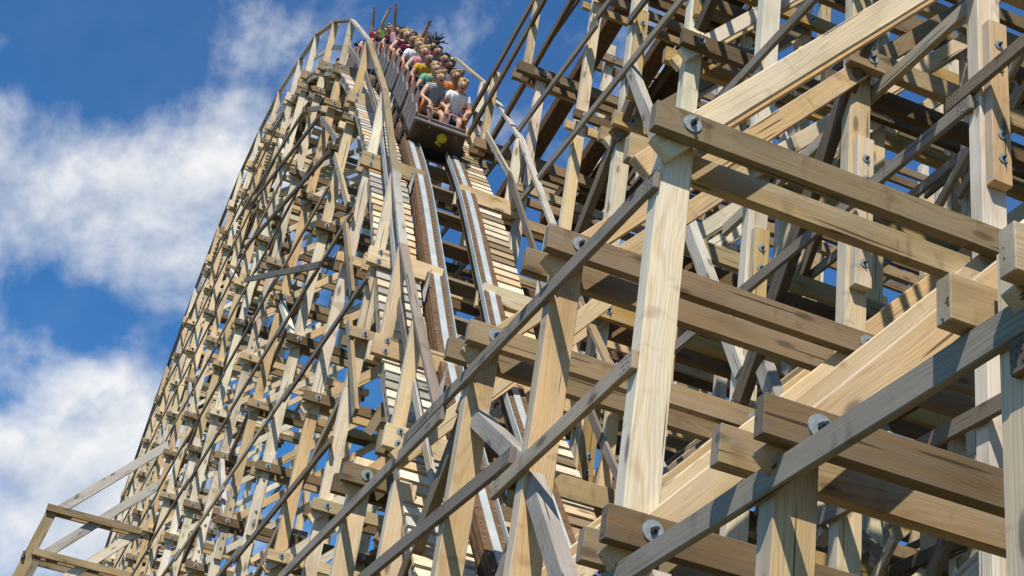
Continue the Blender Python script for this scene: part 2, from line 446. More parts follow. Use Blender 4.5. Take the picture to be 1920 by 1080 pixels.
BL = [-.9, 2.0, 4.9, 7.8, 10.7, 13.6, 16.5, 19.4]
for i, s in enumerate(BS):
    cu = [5.3, 8.0, 10.7, 13.4] if i % 2 else [6.2, 8.9, 11.6]
    tp = [14.5, 20.5, 17.5, 20.5][i % 4]
    for u in cu:
        back.add('post', W(s, u, -1.6), W(s, u, tp), .2, .14, TV, 'cream|tan|white')
    for k, h in enumerate(BL):
        if h > tp - .2: continue
        ledgers(back, s, cu[0], cu[-1], h + (i % 2) * .6, 'tan|brown', cols=cu[:1], r=.05, d=.18, lh=.19, lt=.085)
        if k + 1 < len(BL) and BL[k + 1] < tp:
            j = (k + i) % (len(cu) - 1)
            rakers(back, s, cu[j], h, cu[j + 1], BL[k + 1], 'cream|tan', .16, .07, .14, .1, True)
for u in (5.18, 7.88, 10.58):
    for h in (1.0, 3.6, 6.4, 9.3, 12.2, 15.2):
        back.add('ribbon', W(9.4 + rnd(-.2, .5), u, h + rnd(-.2, .2)), W(18 + rnd(0, 12), u, h), .13, .05, ZV, 'grey|brown')
    for k in range(9):
        j = random.randrange(0, 7); l = random.randrange(0, 5); q = random.choice((0, 1))
        back.add('diagonal', W(BS[j], u, BL[l + q]), W(BS[j + 1], u, BL[l + 1 - q]), .17, .09, TV.cross(LV * 2 + ZV * (2.9 if not q else -2.9)), 'brown|tan|silver')
# ribbons on the outer face of the hill, following levels
for k, h in enumerate(FLEV):
    for dh in (.95,):
        z = h + dh
        S = [s for s in HS if TH_(s) - .4 > z]
        if len(S) < 2: continue
        a = min(S)
        if a < 9.6 and z < 6: a = 9.4
        x = a - .2
        kk = 0
        while x < 52:
            e = min(x + rnd(4.5, 6.2), 52.3)
            while e > x and TH_(e) - .3 < z: e -= .3
            if e - x < .8: break
            hill.add('ribbon', W(x, .02 - .125, z + (.0 if kk % 2 else -.1)), W(e, .02 - .125, z + (.0 if kk % 2 else -.1)), .11, .04, ZV, 'grey|tan|grey')
            x = e - .3; kk += 1
    S = [s for s in HS if TH_(s) - .4 > h + .5]
    if len(S) > 2:
        hill.add('ribbon', W(S[0], 2.62, h + .5), W(min(S[-1], S[0] + 16), 2.62, h + .5), .12, .05, ZV, 'brown|tan')
# diagonals on the outer face
for k, (h0, h1) in enumerate(zip(FLEV, FLEV[1:])):
    for i, (s0, s1) in enumerate(zip(HS, HS[2:])):
        if TH_(s0) - .4 < h1 or TH_(s1) - .4 < h1 or (i + 2 * k) % 6: continue
        hill.add('diagonal', W(s0, .14, h1), W(s1, .14, h0), .15, .07, TV.cross(LV * (s1 - s0) - ZV * 2.3), 'brown|tan')
    for i, (s0, s1) in enumerate(zip(HS, HS[1:])):
        if TH_(s0) - .4 < h1 or (i + k) % 7: continue
        hill.add('diagonal', W(s0, -.0, h0), W(s1, -.0, h1), .13, .09, TV.cross(LV * (s1 - s0) + ZV * 2.3), 'silver|white')
# inclined diagonal boards just under the drop, parallel to it
for s0, s1 in [(12.2, 14.9), (15.1, 18.0), (18.2, 21.0), (8.2, 9.9), (10.1, 12.0)]:
    hill.add('diagonal', W(s0, -.12, TH_(s0) - 1.25), W(s1, -.12, TH_(s1) - 1.5), .12, .05, ZV, 'grey|tan')
for s0, h0, s1, h1 in [(15.2, 15.0, 26, 18.6), (17.9, 17.6, 27.5, 20.9), (21, 19.8, 31, 22.2), (13.0, 11.4, 24, 16.6)]:
    hill.add('diagonal', W(s0, -.2, h0), W(s1, -.2, h1), .12, .05, ZV, 'grey|brown')

# ------------------------------------------------------------------ drop track
track = thing('drop_track', 'steep weathered timber coaster track with steel running strips, slatted walkways and handrails', 'coaster track', tuple(W(12, 1.2, 10)))
def path(fs, s0, s1, step):
    out = [(s0, fs(s0))]; s = s0
    while s < s1 - 1e-6:
        h0 = fs(s); e = .02; sl = (fs(s + e) - h0) / e
        s = min(s + step / math.sqrt(1 + sl * sl), s1); out.append((s, fs(s)))
    return out
def tang(fs, s):
    e = .05; return (LV * (2 * e) + ZV * (fs(s + e) - fs(s - e))).normalized()
def sweep(fs, s0, s1, u, w, t, lift, step=.5, cols_=None, mats=0):
    """a beam bent along the track: returns MB with one continuous body"""
    mb = MB(); pts = path(fs, s0, s1, step); c = tint(cols_ or 'tan'); x = rnd(0, 40); oy, oz = rnd(-.15, .15), rnd(.05, .2); prev = None; L = 0; pc = None
    for s, h in pts:
        tg = tang(fs, s); nm = TV.cross(tg).normalized()
        if nm.z < 0: nm = -nm
        ctr = W(s, u, h) + nm * lift
        if pc is not None: L += (ctr - pc).length
        pc = ctr; b0 = len(mb.v)
        for p, q in ((w / 2, t / 2), (w / 2, -t / 2), (-w / 2, -t / 2), (-w / 2, t / 2)):
            mb.v.append(ctr + TV * p + nm * q); mb.lc.append((x + L, p + oy, q + oz)); mb.ti.append((*c, 1))
        if prev is not None:
            for k in range(4): mb.f.append((prev + k, b0 + k, b0 + (k + 1) % 4, prev + (k + 1) % 4))
        else: mb.f.append((b0, b0 + 1, b0 + 2, b0 + 3))
        prev = b0
    mb.f.append((prev + 3, prev + 2, prev + 1, prev))
    return mb
T0, T1 = 1, 53
UL, UR = .80, 1.64
for u, sd in ((UL, 1), (UR, -1)):
    for k in range(5):
        o = sweep(TH_, T0, T1, u + rnd(-.006, .006), .25 - .004 * k, .043, -.03 - .047 * k, cols_='brown').build('rail_board', RAILWOOD, track)
    sweep(TH_, T0, T1, u + .012 * sd, .088, .012, .0, cols_='silver').build('running_strip', RAILSTEEL, track)
    sweep(TH_, T0, T1, u + .16 * sd, .012, .09, -.02, cols_='silver').build('guide_strip', RAILSTEEL, track)
# bolt heads down the laminated rails
bm = bmesh.new()
for u in (UL - .095, UL + .1, UR - .1):
    for s, h in path(TH_, 3, 30, .3):
        tg = tang(TH_, s); nm = TV.cross(tg).normalized(); nm = nm if nm.z > 0 else -nm
        p = W(s, u, h) + nm * -.004 - track.location
        bmesh.ops.create_cone(bm, cap_ends=True, segments=6, radius1=.014, radius2=.01, depth=.02, matrix=Matrix.Translation(p) @ nm.to_track_quat('Z', 'Y').to_matrix().to_4x4())
mesh_obj('bolt', bm, GALV, track)['kind'] = 'stuff'
# cross ties every outrigger and between, plus walkway slats
def slats(fs, s0, s1, u0, u1, name, parent, lift, tn, step=.235, w=.165, t=.035):
    mb = MB()
    for s, h in path(fs, s0, s1, step):
        tg = tang(fs, s); nm = TV.cross(tg).normalized(); nm = nm if nm.z > 0 else -nm
        c = W(s, 0, h) + nm * lift
        e0, e1 = rnd(-.012, .012), rnd(-.012, .012)
        mb.box(c + TV * (u0 + e0), c + TV * (u1 + e1), w, t, tg, tn, ch=0)
    o = mb.build(name, None, parent, 'stuff'); return o
slats(TH_, 4.5, T1, .0, .62, 'walkway_slat', track, -.16, 'cream|white|silver')
slats(TH_, 5.5, T1, 1.86, 2.25, 'walkway_slat', track, -.16, 'cream|white|tan')
for u in (.06, .56, 1.9, 2.2):
    sweep(TH_, T0, T1, u, .06, .16, -.262, cols_='tan').build('stringer', None, track)
for s, h in path(TH_, 1, T1, 1.25):
    tg = tang(TH_, s); nm = TV.cross(tg).normalized(); nm = nm if nm.z > 0 else -nm
    mb = MB(); c = W(s, 0, h) - nm * .345
    mb.box(c + TV * .64, c + TV * 1.82, .2, .1, nm, 'brown|tan', ch=0); mb.build('cross_tie', None, track)
# outriggers with bolted blocks and railing posts
rail_h = 1.25
def outrigger(s, par, u, sg, bolts=True):
    h = interp(BOXH, s)
    for q in (-1, 1):
        mb = MB(); mb.box(W(s + q * .11, u - sg * .16, h), W(s + q * .11, u + sg * .9, h), .26, .085, ZV, 'cream|tan')
        o = mb.build('outrigger_beam', None, par)
        if q < 0 and bolts and s < 36:
            for dz in (-.07, .07): washer(W(s - .153, u, h + dz), -LV, .04, o, par)
    mb = MB(); mb.box(W(s, u, h - .1), W(s, u, h + rail_h + .2), .15, .1, TV, 'white|cream'); mb.build('railing_post', None, par)
    mb = MB(); mb.box(W(s, u + sg * .35, h - .15), W(s, u + sg * .02, h - 1.1), .1, .08, ZV, 'tan|white'); mb.build('knee_brace', None, par)
def rails(fs_tab, us, par, ulift, tn, nm, w=.13, t=.05, vert=False, du=0):
    for (a, b) in zip(fs_tab, fs_tab[1:]):
        if b < 3.3 or a > 53: continue
        p = W(a, us, interp(BOXH, a) + ulift); q = W(b, us, interp(BOXH, b) + ulift)
        mb = MB(); mb.box(p - (q - p).normalized() * .03, q + (q - p).normalized() * .03, w, t, TV if not vert else ZV, tn); mb.build(nm, None, par)
for s in BOXS:
    outrigger(s, track, .0, 1); outrigger(s, track, 2.40, -1, False)
RB = [5.0] + BOXS + [55]
rails(RB, -.02, track, rail_h + .24, 'silver|grey|tan', 'top_rail', .11, .05)
rails(RB, 2.42, track, rail_h + .24, 'silver|grey|tan', 'top_rail', .11, .05)
rails(RB, .075, track, .72, 'silver|grey', 'mid_rail', .11, .045, True)
rails(RB, 2.32, track, .72, 'silver|grey', 'mid_rail', .11, .045, True)
# steel splice plates sticking up beside the left rail
for s in (9.05, 11.35, 7.35, 14.6):
    bm = bmesh.new(); h = TH_(s); tg = tang(TH_, s); nm = TV.cross(tg).normalized(); nm = nm if nm.z > 0 else -nm
    c = W(s, .63, h) - track.location - nm * .12
    vs = []
    for dx in (0, .012):
        for a_, b_ in ((-.16, 0), (.14, 0), (.17, .33), (.1, .22)): vs.append(bm.verts.new(c + TV * dx + tg * a_ + nm * b_))
    bm.faces.new(vs[:4]); bm.faces.new(vs[4:][::-1])
    for k in range(4): bm.faces.new((vs[k], vs[(k + 1) % 4], vs[4 + (k + 1) % 4], vs[4 + k]))
    mesh_obj('guard_plate', bm, RAILSTEEL, track)

# ------------------------------------------------------------------ upper track on the near tower
upper = thing('upper_track', 'second timber track passing overhead on the near trestle, its dark boarded underside showing', 'coaster track', tuple(W(4, 4, 18)))
U0, U1 = -8, 15.5
for u in (3.3, 4.3):
    for k in range(4):
        sweep(UH_, U0, U1, u, .28, .06, -.03 - .065 * k, cols_='brown').build('rail_board', RAILWOOD, upper)
    sweep(UH_, U0, U1, u, .1, .012, .008, cols_='silver').build('running_strip', RAILSTEEL, upper)
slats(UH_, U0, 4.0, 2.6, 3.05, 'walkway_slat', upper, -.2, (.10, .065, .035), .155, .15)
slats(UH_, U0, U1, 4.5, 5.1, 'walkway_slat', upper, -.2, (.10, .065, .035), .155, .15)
for u in (2.42, 4.55, 5.3): sweep(UH_, U0, U1, u, .07, .16, -.33, cols_='brown').build('stringer', None, upper)
UB = [-8, -5.2, -3.45, -1.73, 0, 1.81, 3.61, 5.55, 7.5, 9.55, 11.86, 13.8, 15.4]
for s in UB:
    h = UH_(s)
    for q in (-1, 1):
        mb = MB(); mb.box(W(s + q * .115, 2.1, h - .52), W(s + q * .115, 5.7, h - .52), .2, .09, ZV, 'tan|brown'); mb.build('cross_beam', None, upper)
    for u in (2.3, 5.45):
        mb = MB(); mb.box(W(s, u, h - .65), W(s, u, h + 1.25), .13, .1, TV, 'white|cream'); mb.build('railing_post', None, upper)
for a, b in zip(UB, UB[1:]):
    for u in (2.24, 5.5):
        for dz, tn in ((1.2, 'brown'), (.55, 'brown')):
            mb = MB(); mb.box(W(a, u, UH_(a) + dz), W(b, u, UH_(b) + dz), .17, .05, ZV, tn); mb.build('top_rail' if dz > 1 else 'mid_rail', None, upper)

# ------------------------------------------------------------------ outrigger frame at far left
fr = Frame(thing('outrigger_frame', 'low projecting timber frame with a sloping corner post at the left foot of the hill', 'timber frame', tuple(W(35, -2.6, -1.6))))
sO = 35.0; uc = -2.66
hC = 13.4
fr.add('post', W(sO, uc - .75, hC - 4.4), W(sO, uc, hC + .1), .3, .2, TV, 'grey|tan')
for dz, u1 in ((0, 1.4), (-1.35, .2), (-2.7, .2)):
    for q in (-1, 1):
        fr.add('ledger', W(sO + q * .16, uc - .2, hC + dz), W(sO + q * .16, u1, hC + dz), .2, .11, ZV, 'grey|tan')
    fr.add('raker', W(sO, uc + .2, hC + dz + .1), W(sO, .1, hC + dz + 3.0), .26, .13, ZV, 'white|silver')
for s_ in (38.5, 42):
    fr.add('post', W(s_, uc - .7, hC - 4.4), W(s_, uc, hC - .6), .26, .18, TV, 'grey|tan')
    fr.add('ledger', W(s_, uc - .2, hC - .6), W(s_, .2, hC - .6), .2, .11, ZV, 'grey|tan')
    fr.add('ledger', W(s_, uc - .2, hC - 1.9), W(s_, .2, hC - 1.9), .2, .11, ZV, 'grey|tan')
fr.add('ribbon', W(34.8, uc - .42, hC - 1.5), W(42.4, uc - .42, hC - 1.9), .2, .06, ZV, 'brown')
fr.add('ribbon', W(34.8, uc - .75, hC - 3.0), W(42.4, uc - .75, hC - 3.2), .2, .06, ZV, 'brown')
bm = bmesh.new()
for d in near.m['ribbon']:
    for e, q in ((d['a'], 1), (d['b'], -1)):
        if (e - CAM).length > 16: continue
        x = (d['b'] - d['a']).normalized() * q
        for i_ in range(4):
            for j_ in range(3):
                p = e + x * (.045 + .035 * i_ + rnd(-.006, .006)) + ZV * (-.04 + .04 * j_ + rnd(-.006, .006)) - TV * (d['t'] / 2 + .001) - near.root.location
                bmesh.ops.create_cone(bm, cap_ends=True, segments=6, radius1=.0065, radius2=.005, depth=.006, matrix=Matrix.Translation(p) @ (-TV).to_track_quat('Z', 'Y').to_matrix().to_4x4())
mesh_obj('nail', bm, BOLT, near.root)['kind'] = 'stuff'
near.build(); hill.build(); fr.build(); back.build()

# ------------------------------------------------------------------ train
UC = (UL + UR) / 2
def frame_at(dist):
    """a frame on the track DIST metres (along the rails) behind the nose of the train"""
    s, L = S_NOSE, 0.0; ds = .02
    while L < dist:
        L += math.hypot(ds, TH_(s + ds) - TH_(s)); s += ds
    tg = -tang(TH_, s); nm = TV.cross(tg); nm = nm if nm.z > 0 else -nm
    return Matrix((TV, tg, nm.normalized())).transposed().to_4x4(), W(s, UC, TH_(s))
S_NOSE = 12.95
def bmbox(bm, x0, x1, y0, y1, z0, z1, mi=0, top=None):
    """box; top=(dy0,dy1) slides the upper edge to slant the ends"""
    d0, d1 = top or (0, 0)
    P = [(x0, y0, z0), (x1, y0, z0), (x1, y1, z0), (x0, y1, z0), (x0, y0 + d0, z1), (x1, y0 + d0, z1), (x1, y1 + d1, z1), (x0, y1 + d1, z1)]
    v = [bm.verts.new(p) for p in P]
    for f in ((3, 2, 1, 0), (4, 5, 6, 7), (0, 1, 5, 4), (1, 2, 6, 5), (2, 3, 7, 6), (3, 0, 4, 7)):
        bm.faces.new([v[i] for i in f]).material_index = mi
def done(name, bm, mat, par, bev=.012, smooth=False):
    o = mesh_obj(name, bm, mat, par, smooth)
    if bev:
        m = o.modifiers.new('bevel', 'BEVEL'); m.width = bev; m.segments = 2; m.limit_method = 'ANGLE'
    return o
def prism(bm, prof, x0, x1):
    """closed y-z outline extruded across x"""
    a = [bm.verts.new((x0, y, z)) for y, z in prof]; b = [bm.verts.new((x1, y, z)) for y, z in prof]
    bm.faces.new(a[::-1]); bm.faces.new(b)
    for i in range(len(prof)):
        j = (i + 1) % len(prof); bm.faces.new((a[i], a[j], b[j], b[i]))
def tube(bm, pts, r, seg=8):
    pts = [Vector(p) for p in pts]; prev = None
    for i, p in enumerate(pts):
        d = (pts[min(i + 1, len(pts) - 1)] - pts[max(i - 1, 0)]).normalized()
        ax = d.orthogonal().normalized() if prev is None else (prev[1] - d * prev[1].dot(d)).normalized()
        ay = d.cross(ax)
        ring = [bm.verts.new(p + ax * (r * math.cos(k * 2 * math.pi / seg)) + ay * (r * math.sin(k * 2 * math.pi / seg))) for k in range(seg)]
        if prev is not None:
            for k in range(seg): bm.faces.new((prev[0][k], prev[0][(k + 1) % seg], ring[(k + 1) % seg], ring[k]))
        else: bm.faces.new(ring[::-1])
        prev = (ring, ax)
    bm.faces.new(prev[0])
CL = 1.72                                     # body length; car pitch along the rails
PITCH = 1.86
HW = .47
ROWY = (.36, -.48)
def car_parts(root, front):
    # side panels: one stepped panel for each row
    for x in (-1, 1):
        for r in ROWY:
            bm = bmesh.new()
            prof = [(r - .40, .10), (r + .38, .10), (r + .40, .30), (r + .34, .50), (r + .02, .58), (r - .10, .80), (r - .28, .86), (r - .40, .80)]
            prism(bm, prof, x * HW - .025, x * HW + .025); done('side_panel', bm, CARBODY, root, .015)
            bm = bmesh.new(); bmbox(bm, x * HW - .05, x * HW + .05, r - .36, r - .10, .83, .90); done('arm_pad', bm, BLACKPAD, root, .02)
            bm = bmesh.new(); bmbox(bm, x * HW - .034, x * HW + .034, r + .02, r + .07, .2, .56, 0, (.02, .02)); done('side_rib', bm, CARBODY, root, .008)
            bm = bmesh.new(); bmbox(bm, x * (HW + .012) - .02, x * (HW + .012) + .02, r - .16, r - .1, .55, .80); done('corner_strip', bm, ORANGE if x < 0 else CARBODY, root, .006)
        bm = bmesh.new(); bmbox(bm, x * HW - .035, x * HW + .035, -CL / 2 - .06, CL / 2 + .02, .02, .12); done('sill', bm, UNDER, root, .01)
    bm = bmesh.new(); bmbox(bm, -HW, HW, -CL / 2, CL / 2, .10, .15); bmbox(bm, -HW + .03, HW - .03, -CL / 2, -CL / 2 + .04, .15, .62); done('floor_pan', bm, UNDER, root, .01)
    for r in ROWY:
        for x in (-.22, .22):
            bm = bmesh.new(); bmbox(bm, x - .2, x + .2, r - .22, r + .24, .34, .45); done('seat', bm, MAROON, root, .035)
            bm = bmesh.new(); bmbox(bm, x - .19, x + .19, r - .34, r - .24, .40, .88, 0, (-.08, -.08)); done('backrest', bm, MAROON, root, .04)
            bm = bmesh.new(); tube(bm, [(x - .19, r + .1, .40), (x - .19, r + .28, .56), (x - .17, r + .24, .63), (x + .17, r + .24, .63), (x + .19, r + .28, .56), (x + .19, r + .1, .40)], .022); done('lap_bar', bm, ORANGE, root, 0, True)
    for r in ROWY:
        for x in (-1, 1):
            bm = bmesh.new(); tube(bm, [(x * .43, r + .36, .45), (x * .43, r + .30, .72), (x * .42, r + .05, .78), (x * .42, r - .2, .76)], .032); done('grab_rail', bm, ORANGE, root, 0, True)
            bm = bmesh.new(); tube(bm, [(x * .03, r + .40, .30), (x * .03, r + .34, .60), (x * .03, r + .10, .66)], .03); done('grab_rail', bm, ORANGE, root, 0, True)
    for y in (-.58, .58):
        for x in (-1, 1):
            ox = x * (UR - UL) / 2
            bm = bmesh.new(); bmesh.ops.create_cone(bm, cap_ends=True, segments=20, radius1=.075, radius2=.075, depth=.07, matrix=Matrix.Translation((ox, y, .055)) @ Matrix.Rotation(R(90), 4, 'Y'))
            done('wheel', bm, UNDER, root, .008)
            bm = bmesh.new(); bmbox(bm, ox + x * .14, ox + x * .18, y - .16, y + .16, -.2, .1); bmbox(bm, ox - x * .02, ox + x * .18, y - .08, y + .08, -.2, -.15); done('wheel_bracket', bm, UNDER, root, .006)
    bm = bmesh.new(); bmbox(bm, -.3, .3, -CL / 2 - .1, CL / 2, -.10, .09); done('chassis', bm, UNDER, root, .02)
    if front:
        bm = bmesh.new()
        P = [(-.53, .90, -.04), (.53, .90, -.04), (.485, 1.04, .40), (-.485, 1.04, .40), (-.53, .84, -.04), (.53, .84, -.04), (.485, .97, .40), (-.485, .97, .40)]
        v = [bm.verts.new(p) for p in P]
        for f in ((0, 1, 2, 3), (7, 6, 5, 4), (4, 5, 1, 0), (1, 5, 6, 2), (2, 6, 7, 3), (3, 7, 4, 0)): bm.faces.new([v[i] for i in f])
        done('nose_panel', bm, CARFRONT, root, .015)
        bm = bmesh.new(); bmbox(bm, -.52, .52, .92, 1.08, .405, .45); done('nose_trim', bm, CARBODY, root, .01)
        bm = bmesh.new()
        for a_, b_, c_, q in ((.07, 1.005, .24, .095), (.02, .975, .13, .04), (.08, .965, .10, .03)):
            bmesh.ops.create_icosphere(bm, subdivisions=3, radius=q, matrix=Matrix.Translation((a_, b_ + .02, c_)) @ Matrix.Diagonal((1, .45, 1, 1)))
        done('emblem', bm, YELLOW, root, 0, True)
        bm = bmesh.new(); bmbox(bm, -HW, HW, .84, .92, .1, .5); done('front_bulkhead', bm, CARBODY, root, .01)
        bm = bmesh.new()
        bmbox(bm, -.30, .30, .3, .9, -.24, .0); bmbox(bm, -.05, .05, .8, 1.0, -.14, -.06); bmbox(bm, -.45, .45, .62, .7, -.22, -.12); done('front_chassis', bm, UNDER, root, .02)

CARS = []; TSC = .95
for k in range(9):
    M_, p_ = frame_at(.95 + k * PITCH)
    nose = ['front', 'second', 'third', 'fourth', 'fifth', 'sixth', 'seventh', 'eighth', 'last'][k]
    lab = 'grey front car of the coaster train with a broad brown nose panel and yellow emblem' if k == 0 else f'{nose} grey open car of the coaster train counting from the brown nose'
    if k == 0:
        c0 = thing('train_car', lab, 'coaster car', (0, 0, 0), 'cars of the coaster train'); car_parts(c0, True); o = c0
    elif k == 1:
        c1 = thing('train_car', lab, 'coaster car', (0, 0, 0), 'cars of the coaster train'); car_parts(c1, False); o = c1
    else:
        o = c1.copy(); col.objects.link(o); o['label'] = lab
        for ch in list(c1.children):
            c = ch.copy(); col.objects.link(c); c.parent = o
    M2 = Matrix.Translation(p_) @ M_ @ Matrix.Scale(TSC, 4)
    o.matrix_world = M2; CARS.append((o, M2))

# ------------------------------------------------------------------ riders
def skinmat(name, c):
    m, t, b = nt(name); tc = t.nodes.new('ShaderNodeTexCoord')
    n = N(t, 'ShaderNodeTexNoise', Scale=14.0, Detail=3.0); t.links.new(tc.outputs['Object'], n.inputs['Vector'])
    t.links.new(mixc(t, 1.0, (*c, 1), ramp(t, n.outputs['Fac'], [(.3, (.88, .84, .82)), (.7, (1.08, 1.06, 1.05))]), 'MULTIPLY'), b.inputs['Base Color'])
    b.inputs['Roughness'].default_value = .5; b.inputs['Subsurface Weight'].default_value = .05
    return m
SK = {'fair': skinmat('skin_fair', (.58, .34, .24)), 'tan': skinmat('skin_tan', (.44, .24, .15)), 'dark': skinmat('skin_dark', (.16, .075, .045)), 'olive': skinmat('skin_olive', (.36, .19, .11))}
def cloth(name, c): return simple(name, c, .85, 0, .22, 7, .15, .2)
CLO = {'white': cloth('cloth_white', (.88, .88, .90)), 'greyblue': cloth('cloth_greyblue', (.28, .31, .36)), 'mint': cloth('cloth_mint', (.16, .42, .27)), 'mustard': cloth('cloth_mustard', (.66, .37, .03)),
       'pink': cloth('cloth_pink', (.74, .42, .50)), 'rose': cloth('cloth_rose', (.66, .26, .34)), 'blue': cloth('cloth_blue', (.015, .10, .50)), 'maroon': cloth('cloth_maroon', (.10, .01, .03)), 'lime': cloth('cloth_lime', (.38, .60, .08)),
       'red': cloth('cloth_red', (.34, .02, .03)), 'black': cloth('cloth_black', (.02, .02, .025)), 'tan': cloth('cloth_tan', (.45, .36, .24)), 'denim': cloth('cloth_denim', (.12, .2, .36)), 'navy': cloth('cloth_navy', (.02, .04, .12)), 'orange': cloth('cloth_orange', (.6, .2, .05))}
def hairmat(name, c): return simple(name, c, .55, 0, .45, 40, .35, .5)
HR = {'blond': hairmat('hair_blond', (.50, .33, .12)), 'brown': hairmat('hair_brown', (.12, .06, .03)), 'black': hairmat('hair_black', (.012, .010, .010)), 'auburn': hairmat('hair_auburn', (.16, .03, .03)), 'sandy': hairmat('hair_sandy', (.33, .2, .09))}
EYE = simple('eye_dark', (.02, .015, .012), .3, 0, .1, 5); MOUTH = simple('mouth_dark', (.12, .015, .015), .4, 0, .1, 5); TEETH = simple('teeth', (.7, .68, .62), .3, 0, .1, 5)

def skin_mesh(name, verts, edges, radii, lv=1):
    me = bpy.data.meshes.new(name); me.from_pydata(verts, edges, [])
    o = bpy.data.objects.new(name, me); col.objects.link(o)
    m = o.modifiers.new('skin', 'SKIN'); m.use_smooth_shade = True
    for i, r in enumerate(radii):
        sv = me.skin_vertices[0].data[i]; sv.radius = r if isinstance(r, tuple) else (r, r); sv.use_root = (i == 0)
    s = o.modifiers.new('sub', 'SUBSURF'); s.levels = lv; s.render_levels = lv
    dg = bpy.context.evaluated_depsgraph_get(); dg.update()
    out = bpy.data.meshes.new_from_object(o.evaluated_get(dg)); out.name = name
    bpy.data.objects.remove(o); bpy.data.meshes.remove(me)
    for p in out.polygons: p.use_smooth = True
    return out
def arm_pts(side, pose):
    x = side
    if pose == 'grip': return [(x * .20, .02, .50), (x * .27, .12, .30), (x * .17, .34, .26)]
    if pose == 'up': return [(x * .20, .0, .56), (x * .27, .02, .80), (x * .24, .06, 1.06)]
    if pose == 'high': return [(x * .19, .0, .57), (x * .23, -.02, .83), (x * .30, .02, 1.10)]
    return [(x * .20, .02, .52), (x * .33, .14, .62), (x * .36, .16, .86)]       # 'wave'
def body_mesh(pl, pr):
    V = [(0, 0, .10), (0, -.01, .26), (0, 0, .44), (0, .01, .585), (0, .02, .64), (0, .035, .73), (0, .02, .80)]
    Rr = [(.15, .11), (.125, .095), (.15, .105), (.055, .055), (.065, .075), (.083, .098), (.06, .075)]
    E = [(0, 1), (1, 2), (2, 3), (3, 4), (4, 5), (5, 6)]
    def add(p, r, par): V.append(p); Rr.append(r); E.append((par, len(V) - 1)); return len(V) - 1
    add((0, .145, .72), (.012, .014), 5)                                  # nose
    for x in (-1, 1): add((x * .093, .02, .725), (.012, .024), 5)           # ears
    for x, pose in ((-1, pl), (1, pr)):
        sh, el_, wr = arm_pts(x, pose)
        a = add((x * .165, 0, .515), .066, 2); b = add(el_, .048, a); c = add(wr, .034, b)
        d = (Vector(wr) - Vector(el_)).normalized()
        if pose == 'grip': d = Vector((0, .8, -.5)).normalized()
        sx = Vector((1, 0, 0)); sx = (sx - d * sx.dot(d)).normalized()
        palm = add(tuple(Vector(wr) + d * .06), (.034, .018), c)
        for q, ln in zip((-.028, -.009, .010, .028), (.055, .07, .065, .05)):
            p1 = Vector(wr) + d * .10 + sx * q * 1.0; f1 = add(tuple(p1), .0095, palm)
            bend = Vector((0, .35, 0)) if pose != 'grip' else Vector((0, .1, -.6))
            p2 = p1 + (d + sx * q * 5 + bend * .3).normalized() * ln * .55; f2 = add(tuple(p2), .0085, f1)
            p3 = p2 + (d + sx * q * 4 + bend * .8).normalized() * ln * .5; add(tuple(p3), .007, f2)
        t1 = add(tuple(Vector(wr) + d * .045 - sx * x * .042), .011, palm); add(tuple(Vector(wr) + d * .085 - sx * x * .062), .009, t1)
    for x in (-1, 1):
        h = add((x * .085, .03, .085), .085, 0); k = add((x * .115, .40, .12), .062, h); a = add((x * .115, .50, -.12), .042, k); add((x * .115, .60, -.16), (.035, .03), a)
    return skin_mesh('person', V, E, Rr)
def shirt_mesh(pl, pr, sleeve):
    V = [(0, 0, .12), (0, -.01, .27), (0, 0, .45), (0, .008, .545)]; Rr = [(.158, .125), (.145, .115), (.168, .122), (.085, .085)]; E = [(0, 1), (1, 2), (2, 3)]
    for x, pose in ((-1, pl), (1, pr)):
        sh, el_, wr = arm_pts(x, pose)
        V.append((x * .165, 0, .515)); Rr.append(.075); E.append((2, len(V) - 1))
        V.append(tuple(Vector((x * .165, 0, .515)).lerp(Vector(el_), .55 if sleeve else .15))); Rr.append(.06 if sleeve else .05); E.append((len(V) - 2, len(V) - 1))
    return skin_mesh('shirt', V, E, Rr)
def trouser_mesh():
    V = [(0, .0, .10)]; Rr = [(.160, .122)]; E = []
    for x in (-1, 1):
        V.append((x * .088, .05, .088)); Rr.append(.096); E.append((0, len(V) - 1))
        V.append((x * .115, .36, .118)); Rr.append(.075); E.append((len(V) - 2, len(V) - 1))
    return skin_mesh('shorts', V, E, Rr)
